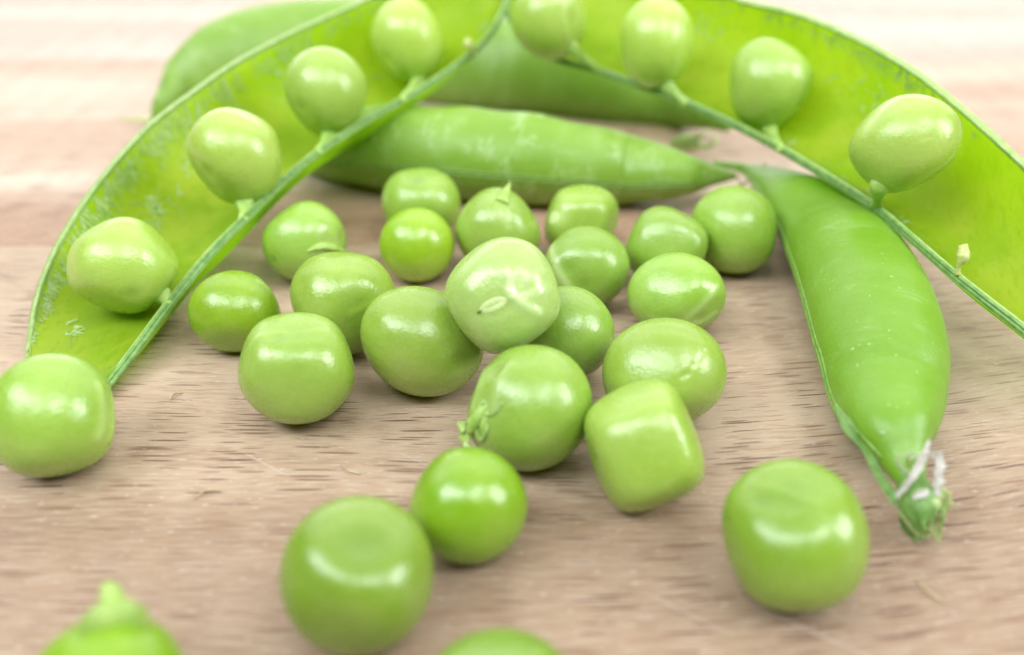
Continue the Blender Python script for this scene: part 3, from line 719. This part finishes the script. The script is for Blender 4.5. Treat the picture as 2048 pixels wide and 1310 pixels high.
LABELS = {
 'p1': ('big pale pea leaning beside the lower tip of the frayed open pod', PEA),
 'p2': ('glossy round pea lying just below the seam of the frayed open pod', PEA_BRIGHT),
 'p3': ('kidney shaped pea with a hooded stalk folded into its side', PEA),
 'p4': ('pale rounded pea with creased flat face between the hooded pea and barrel pea', PEA),
 'p5': ('barrel shaped pea with flattened wrinkled top beside the small glossy pea', PEA),
 'p6': ('pea with a dark dimple on top, behind the bright round pea', PEA),
 'p7': ('small bright yellow green perfectly round pea in front of the dimpled pea', PEA_BRIGHT),
 'p8': ('pea with a tiny pointed green spike standing on its top', PEA),
 'p9': ('squarish pea with a cream scar on its side against the middle pod', PEA),
 'p10': ('pea with a pale ridge down its side, behind the topmost pea', PEA),
 'p11': ('boxy pea with slanted flat top touching the plain egg shaped pea', PEA),
 'p12': ('plain deep green egg shaped pea next to the curved closed pod', PEA),
 'p13': ('wide pea with forked pale ridges near its base', PEA),
 'p14': ('large smooth oval pea between the barrel pea and the topmost pea', PEA),
 'p15': ('pale pea with oval scar and star shaped folds resting on top of the pile', PEA_PALE),
 'p16': ('smooth pea half hidden beneath the topmost pea, touching the ridged pea', PEA),
 'p17': ('large pea with a curled torn stalk and white fibre on its side', PEA),
 'p18': ('large round glossy pea behind the box shaped tilted pea', PEA),
 'p19': ('box shaped tilted pea with flat faces and rounded edges', PEA),
 'p20': ('bright green round pea touching the big pea with a hollow top', PEA_BRIGHT_SHADED),
 'p21': ('big pea with a broad hollow dented top', PEA_SHADED),
 'p22': ('barrel shaped pea with creased top lying alone near the dried calyx', PEA_SHADED),
 'p23': ('pea with a thick upright stalk stub standing on its top', PEA_BRIGHT_SHADED),
 'p24': ('smooth plain pea in front of the big pea with a hollow top', PEA_SHADED),
 'Da': ('pea in the frayed open pod nearest its lower tip, with squared sides', PEA_POD),
 'Db': ('second pea from the lower tip inside the frayed open pod', PEA_POD),
 'Dc': ('third pea from the lower tip inside the frayed open pod', PEA_POD),
 'Dd': ('pea in the frayed open pod beside its shrivelled pale ovule', PEA_POD),
 'Ea': ('pea in the smooth lined open pod closest to where both open pods meet', PEA_POD),
 'Eb': ('second pea in the smooth lined open pod counting from where both open pods meet', PEA_POD),
 'Ec': ('pea in the smooth lined open pod next to its widest pea', PEA_POD),
 'Ed': ('widest pea in the smooth lined open pod, above the curved closed pod', PEA_POD),
}

def pod_stalk(key):
    """Flared stalk that ties a pea to the seam of its open pod; built in the pea's own frame."""
    def parts(root, local, R):
        M = np.array(root.rotation_euler.to_matrix())
        foot = (np.array(STALK_FOOT[key]) - np.array(root.location) / CM) @ M
        hx, hy = STALK_HEAD[key]
        k = math.hypot(hx, hy)
        s = min(1, .93 / k)
        head = local(hx * s, hy * s, -.10)
        lip = local(hx * s, hy * s, .02)
        mid = lip * .45 + foot * .55
        part('stalk', root, [sweep([head, lip, mid, foot, foot + (foot - lip) * .10], [.115, .10, .048, .055, .025], 14, flat=.62, up=(0, 0, 1), rough=.02)], STALK)
    return parts

for key, (label, mat) in LABELS.items():
    shape = SHAPES[key]
    if key[0] in 'DE':
        shape = dict(shape, parts=pod_stalk(key))
        build_pea(key, shape, label, mat, 'peas still tied inside the %s open pod' % ('frayed' if key[0] == 'D' else 'smooth lined'), on_board=False)
    else:
        build_pea(key, shape, label, mat, LOOSE, on_board=(key != 'p15'), grid=72 if key in ('p15', 'p17') else 44)

# ------------------------------------------------------------------ open pods
def open_pod(name, label, suture, back, depth, ovule, fringe, flakes, seed):
    rng = np.random.RandomState(seed)
    NU, NV = 150, 34
    S, T = knots(suture, NU), knots(back, NU)
    tan = unit(np.gradient((S + T) / 2, axis=0))
    chord = T - S
    width = np.linalg.norm(chord, axis=1)
    nrm = unit(np.cross(tan, unit(chord + 1e-6)))
    eye = np.array([0, 0, 4.82])
    flip = np.sign(np.sum(nrm * (eye - (S + T) / 2), axis=1))
    nrm = nrm * np.where(flip == 0, 1, flip)[:, None]
    for _ in range(12):                                              # smooth the facing along the pod
        nrm[1:-1] = unit(nrm[:-2] + nrm[1:-1] * 2 + nrm[2:])
    nrm[0], nrm[-1] = nrm[2], nrm[-3]
    length = np.r_[0, np.cumsum(np.linalg.norm(np.diff((S + T) / 2, axis=0), axis=1))]
    lump = [(rng.uniform(0, length[-1]), rng.uniform(.2, .8), rng.uniform(.25, .5), rng.uniform(-.03, .03)) for _ in range(26)]
    def inner(i, v):
        prof = (1 - abs(2 * v - 1) ** 2.5) ** .75
        dip = sum(a * math.exp(-((length[i] - l) ** 2 + ((v - q) * width[i]) ** 2) / s ** 2) for l, q, s, a in lump)
        shallow = min(1.0, .18 + 2.6 * i / NU)
        q = S[i] + chord[i] * v - nrm[i] * (depth * shallow * width[i] * prof + dip * prof)
        q[2] = max(q[2], .075) if q[2] > .2 else .075 + .125 * (max(q[2], -.6) + .6) / .8 if 0 < v < 1 else q[2]
        return q
    vs_ = np.linspace(0, 1, NV)
    I = np.array([[inner(i, v) for v in vs_] for i in range(NU)])
    du, dv = np.gradient(I, axis=0), np.gradient(I, axis=1)
    N = unit(np.cross(du, dv))
    sgn = np.sign(np.sum(N[NU // 2, NV // 2] * nrm[NU // 2]))
    N = N * sgn
    thick = 0.055 * np.minimum(1, width / .5)[:, None, None]
    O = I - N * thick
    verts = np.concatenate([I.reshape(-1, 3), O.reshape(-1, 3)])
    K = NU * NV
    faces, mi = [], []
    for i in range(NU - 1):
        for j in range(NV - 1):
            a, b, c_, d_ = i * NV + j, (i + 1) * NV + j, (i + 1) * NV + j + 1, i * NV + j + 1
            q = (a, b, c_, d_) if sgn > 0 else (d_, c_, b, a)
            faces.append(q); mi.append(0)
            faces.append(tuple(x + K for x in q[::-1])); mi.append(1)
        for j in (0, NV - 1):
            a, b = i * NV + j, (i + 1) * NV + j
            faces.append((a, a + K, b + K, b) if (j == 0) == (sgn > 0) else (b, b + K, a + K, a)); mi.append(2)
    along = np.repeat(length, NV)
    around = np.tile(vs_, NU)
    root = empty(name, (S + T)[NU // 2] / 2)
    o = np.array(root.location) / CM
    tag(root, label, 'pea pod', 'open pea pods with peas inside')
    me = mesh_from('shell', verts - o, faces, mi, attrs={'along': np.r_[along, along], 'around': np.r_[around, around]})
    link('shell', me, [POD_LINING, POD_SKIN_THIN, SUTURE_PALE], root)
    # thick seam that carries the peas: two cords with a pale lip inside
    taper = np.interp(np.linspace(0, 1, NU), [0, .06, .94, 1], [.3, 1, 1, .3])
    cdir = unit(chord + 1e-6)
    k = slice(1, NU - 1, 2)
    def cord(off_c, off_n, rad, mat, nm):
        P = (S + cdir * off_c + nrm * off_n)[k]
        part(nm, root, [sweep(P - o, rad * taper[k], 9, n=NU)], mat)
    cord(-.020, -.014, .028, SUTURE, 'seam')
    cord(0.0, .016, .018, SUTURE, 'seam')
    cord(.030, .008, .014, SUTURE_PALE, 'seam_lip')
    Pb = (T + cdir * .0 - nrm * .018)[k]
    part('back_edge', root, [sweep(Pb - o, .030 * taper[k], 8, n=NU)], SUTURE_PALE)
    part('back_lip', root, [sweep((T - cdir * .022 + nrm * .012)[k] - o, .011 * taper[k], 6, n=NU)], MEMBRANE)
    # torn white lining along the back edge
    fv, ff = [], []
    def sliver(i, v0, v1, w, lift, skew):
        pts = []
        for t in np.linspace(0, 1, 4):
            v = v0 + (v1 - v0) * t
            ii = int(np.clip(i + skew * t, 1, NU - 2))
            j = v * (NV - 1); j0 = min(int(j), NV - 2)
            p = I[ii, j0] * (1 - (j - j0)) + I[ii, j0 + 1] * (j - j0)
            pts.append(p + N[ii, j0] * (lift * math.sin(t * 2.2) + .004))
        tdir = tan[i]
        b = len(fv)
        for t, p in zip(np.linspace(0, 1, 4), pts):
            ww = w * (1 - .8 * t) * rng.uniform(.6, 1.2)
            fv.append(p - tdir * ww - o); fv.append(p + tdir * ww - o)
        for q in range(3):
            ff.append((b + 2 * q, b + 2 * q + 1, b + 2 * q + 3, b + 2 * q + 2))
    for lo, hi, n, reach in fringe:
        for _ in range(n):
            i = int(NU * rng.uniform(lo, hi))
            depthv = reach * rng.uniform(.35, 1.0) * (.7 + .3 * math.sin(i * .7))
            sliver(i, rng.uniform(.955, .995), .97 - depthv, rng.uniform(.006, .02), rng.uniform(.0, .025), rng.uniform(-2.5, 2.5))
    for u, v, n, size in flakes:
        for _ in range(n):
            i = int(np.clip(NU * u + rng.normal() * size * 22, 2, NU - 3))
            vv = np.clip(v + rng.normal() * size * .6, .04, .97)
            sliver(i, vv, np.clip(vv + rng.uniform(-.09, .06), .02, .98), rng.uniform(.006, .028), rng.uniform(.0, .03), rng.uniform(-3, 3))
    mo = link('membrane', mesh_from('membrane', fv, ff), MEMBRANE, root)
    mo['kind'] = 'stuff'
    # the seed that never grew
    P = np.array(ovule)
    part('ovule', root, [sweep(P - o, [.026, .022, .056, .03], 10, rough=.08, seed=seed), sweep((P[1:] + [.02, 0, .01]) - o, [.02, .042, .024], 8, rough=.1)], OVULE)
    return root

open_pod('open_pea_pod', 'split green pod with frayed white lining, lower tip behind the big pale pea', D_SUTURE, D_BACK, .36, OVULES[0],
         [(.20, .72, 280, .10), (.08, .25, 40, .05), (.70, .85, 60, .08)],
         [(.42, .80, 34, .10), (.52, .84, 40, .10), (.60, .80, 30, .10), (.68, .82, 30, .1), (.52, .10, 12, .05), (.62, .12, 26, .06), (.66, .16, 20, .06), (.74, .5, 10, .1), (.30, .07, 16, .05), (.24, .12, 8, .05), (.80, .62, 6, .03), (.84, .12, 14, .03), (.16, .7, 14, .06)], 5)
open_pod('open_pea_pod', 'split green pod with smooth lining leaning over the curved closed pod', E_SUTURE, E_BACK, .36, OVULES[1],
         [(.28, .70, 90, .05), (.40, .58, 60, .09)],
         [(.30, .84, 20, .10), (.50, .86, 22, .08), (.34, .14, 12, .03), (.46, .13, 14, .03), (.52, .15, 8, .03), (.57, .12, 12, .03), (.62, .08, 10, .03), (.40, .2, 8, .04), (.75, .06, 10, .03)], 9)

# ------------------------------------------------------------------ closed pods
def closed_pod(name, label, rows, wide, mat, seams, peas, seed, group='closed pea pods on the board'):
    rng = np.random.RandomState(seed)
    NU, NV = 150, 56
    rows = spline(rows, NU)
    C, a, b = rows[:, :3], np.maximum(rows[:, 3], .02), np.maximum(rows[:, 4], .018)
    tan = unit(np.gradient(C, axis=0))
    w = np.asarray(wide, float)[None] - tan * (tan @ np.asarray(wide, float))[:, None]
    w = unit(w)
    n = np.cross(tan, w)
    n = n * np.sign(n[:, 2:3].mean() if abs(n[:, 2].mean()) > .1 else -n[:, 1].mean())
    length = np.r_[0, np.cumsum(np.linalg.norm(np.diff(C, axis=0), axis=1))]
    ang = np.linspace(0, 2 * math.pi, NV, endpoint=False)
    ph = rng.uniform(0, 6)
    V = np.zeros((NU, NV, 3))
    for i in range(NU):
        swell = 1 + .028 * math.cos(2 * math.pi * length[i] / length[-1] * peas + ph) * (a[i] > .3)
        for j, t in enumerate(ang):
            ca, sa = math.cos(t), math.sin(t)
            x = a[i] * math.copysign(abs(ca) ** .92, ca)
            y = b[i] * swell * math.copysign(abs(sa) ** 1.12, sa)
            pin = 1 + .02 * math.sin(length[i] * 3.1 + 2 * t + ph) + .01 * math.sin(length[i] * 7.3 - 3 * t)
            V[i, j] = C[i] + w[i] * x + n[i] * y * pin
    root = empty(name, (C[NU // 2][0], C[NU // 2][1], 0))
    o = np.array(root.location) / CM
    tag(root, label, 'pea pod', group)
    f = [(i * NV + j, i * NV + (j + 1) % NV, (i + 1) * NV + (j + 1) % NV, (i + 1) * NV + j) for i in range(NU - 1) for j in range(NV)]
    f += [tuple(range(NV))[::-1], tuple((NU - 1) * NV + j for j in range(NV))]
    around = np.tile(np.sin(ang) * .8 + ang * .2, NU)
    V = V.reshape(-1, 3)
    me = mesh_from('shell', V - o, f, attrs={'along': np.repeat(length, NV), 'around': around})
    link('shell', me, mat, root)
    k = slice(3, NU - 3, 3)
    tp = np.minimum(1, a[k] / .3)
    for side, rad in seams:
        base = C + w * (a * side)[:, None]
        part('seam', root, [sweep((base + n * .028 - w * side * .012)[k] - o, rad * tp, 8, n=NU), sweep((base - n * .028 - w * side * .012)[k] - o, rad * tp, 8, n=NU)], SEAM_GREEN)
    return root, o

rear, o_r = closed_pod('pea_pod', 'long closed pod behind the others with a thin dry thread at its rounded tip', POD_REAR, (0, .42, .90), POD_SKIN_PALE, [(-1, .03), (1, .022)], 7, 3)
part('style', rear, [sweep(np.array(REAR_STYLE) - o_r, [.055, .036, .026, .012], 8)], STALK_PALE)

middle, o_m = closed_pod('pea_pod', 'plump closed pod with its seam facing the loose peas', POD_MIDDLE, (0, -1, -.05), POD_SKIN, [(1, .020)], 7, 4)

side, o_s = closed_pod('pea_pod', 'curved closed pod ending in a calyx with dried white stamens', POD_SIDE, (-1, -.15, .0), POD_SKIN_DEEP, [(1, .022)], 6, 5)
q = CALYX_SIDE
A = lambda k: np.array(q[k]) - o_s
toward = (-.2, -.8, .55)
K = A('cup')
part('calyx', side, [sweep(K[:4], [.085, .125, .135, .09], 22, rough=.05, seed=2)], SEPAL)
ax = unit(K[3] - K[0])
e1 = unit(np.cross(ax, (0, 0, 1))); e2 = np.cross(ax, e1)
rg = np.random.RandomState(12)
for i in range(9):                                                  # ragged sepals round the cup
    t = 2 * math.pi * i / 9 + rg.uniform(-.2, .2)
    rd = e1 * math.cos(t) + e2 * math.sin(t)
    base = K[1] + rd * .10
    tip = K[4] + ax * rg.uniform(-.06, .05) + rd * rg.uniform(.03, .13)
    tip[2] = max(tip[2], .02)
    mid = (base + tip) / 2 + rd * rg.uniform(.05, .09)
    part('sepal', side, [blade([base, mid, tip], [.07, rg.uniform(.05, .075), .006], rd, -.35, i, .35)], SEPAL if i % 3 else SEPAL_PALE)
part('sepal', side, [blade(A('sepal'), [.045, .04, .032, .036, .046, .004], toward, .5, 1)], SEPAL)
part('sepal', side, [blade(A('sep2'), [.08, .06, .006], toward, .4, 2, .3)], SEPAL_PALE)
part('sepal', side, [blade(A('sep3'), [.09, .05, .004], toward, .4, 3, .35)], SEPAL_PALE)
part('sepal', side, [blade(A('sep5'), [.07, .045, .004], toward, .4, 5, .35)], SEPAL_PALE)
part('stamen', side, [blade(A('stamen1'), [.016, .021, .023, .008], toward, .9, 6, .45)], DRIED)
part('stamen', side, [blade(A('stamen2'), [.010, .026, .030, .020], toward, .9, 7, .5)], DRIED)
part('stamen', side, [blade(A('stamen3'), [.015, .028, .010], toward, .9, 8, .35)], DRIED)
F = A('stamen1')
for i in range(4):                                                  # hair-thin dry filaments
    p0 = K[0] + rg.normal(size=3) * .04 + np.array([0, 0, .10])
    p1 = F[2] * .5 + A('stamen2')[1] * .5 + rg.normal(size=3) * .05
    part('filament', side, [sweep([p0, (p0 + p1) / 2 + rg.normal(size=3) * .04, p1], [.007, .006, .004], 6)], DRIED)
for th, r0 in zip(POD_SIDE_THREADS, (.014, .020)):
    part('thread', side, [sweep(np.array(th) - o_s, [r0, r0 * .8, r0 * .5], 7)], TAN)

scrap = empty('calyx_scrap', (CALYX_SCRAP['cup'][0][0], CALYX_SCRAP['cup'][0][1], 0))
tag(scrap, 'torn yellow green calyx scrap on the board behind the plump closed pod', 'calyx')
o_c = np.array(scrap.location) / CM
A = lambda k: np.array(CALYX_SCRAP[k]) - o_c
part('cup', scrap, [sweep(A('cup'), [.08, .13, .08], 14, rough=.05)], SEPAL_PALE)
part('sepal', scrap, [sweep(A('s1'), [.10, .11, .09, .03], 10, flat=.35)], STALK_PALE)
part('sepal', scrap, [sweep(A('s2'), [.08, .06, .012], 10, flat=.35)], SEPAL_PALE)
part('sepal', scrap, [sweep(A('s3'), [.07, .06, .02], 10, flat=.35)], DRIED)

# ------------------------------------------------------------------ crumbs
for x, y, turn, l, where in ((-2.35, 5.75, .5, .10, 'between the barrel shaped pea and the big pale pea'),
                             (1.95, 7.55, 2.4, .06, 'between the wide ridged pea and the curved closed pod'),
                             (2.85, 4.75, 2.0, .12, 'beside the ragged calyx of the curved closed pod'),
                             (-1.28, 6.05, 2.6, .09, 'in front of the large smooth oval pea'),
                             (-3.0, 7.1, .9, .07, 'below the seam of the frayed open pod')):
    d = np.array([math.cos(turn), math.sin(turn), 0]); n_ = np.array([-d[1], d[0], 0])
    v, f = sweep([-d * l, n_ * l * .35 + [0, 0, .02], d * l], [.004, .008, .004], 6, n=9)
    fibre = link('wood_fibre', mesh_from('wood_fibre', v, f), TAN)
    fibre.location = Vector((x, y, .010)) * CM
    tag(fibre, 'tiny pale curled fibre ' + where, 'fibre', 'stray fibres on the board')
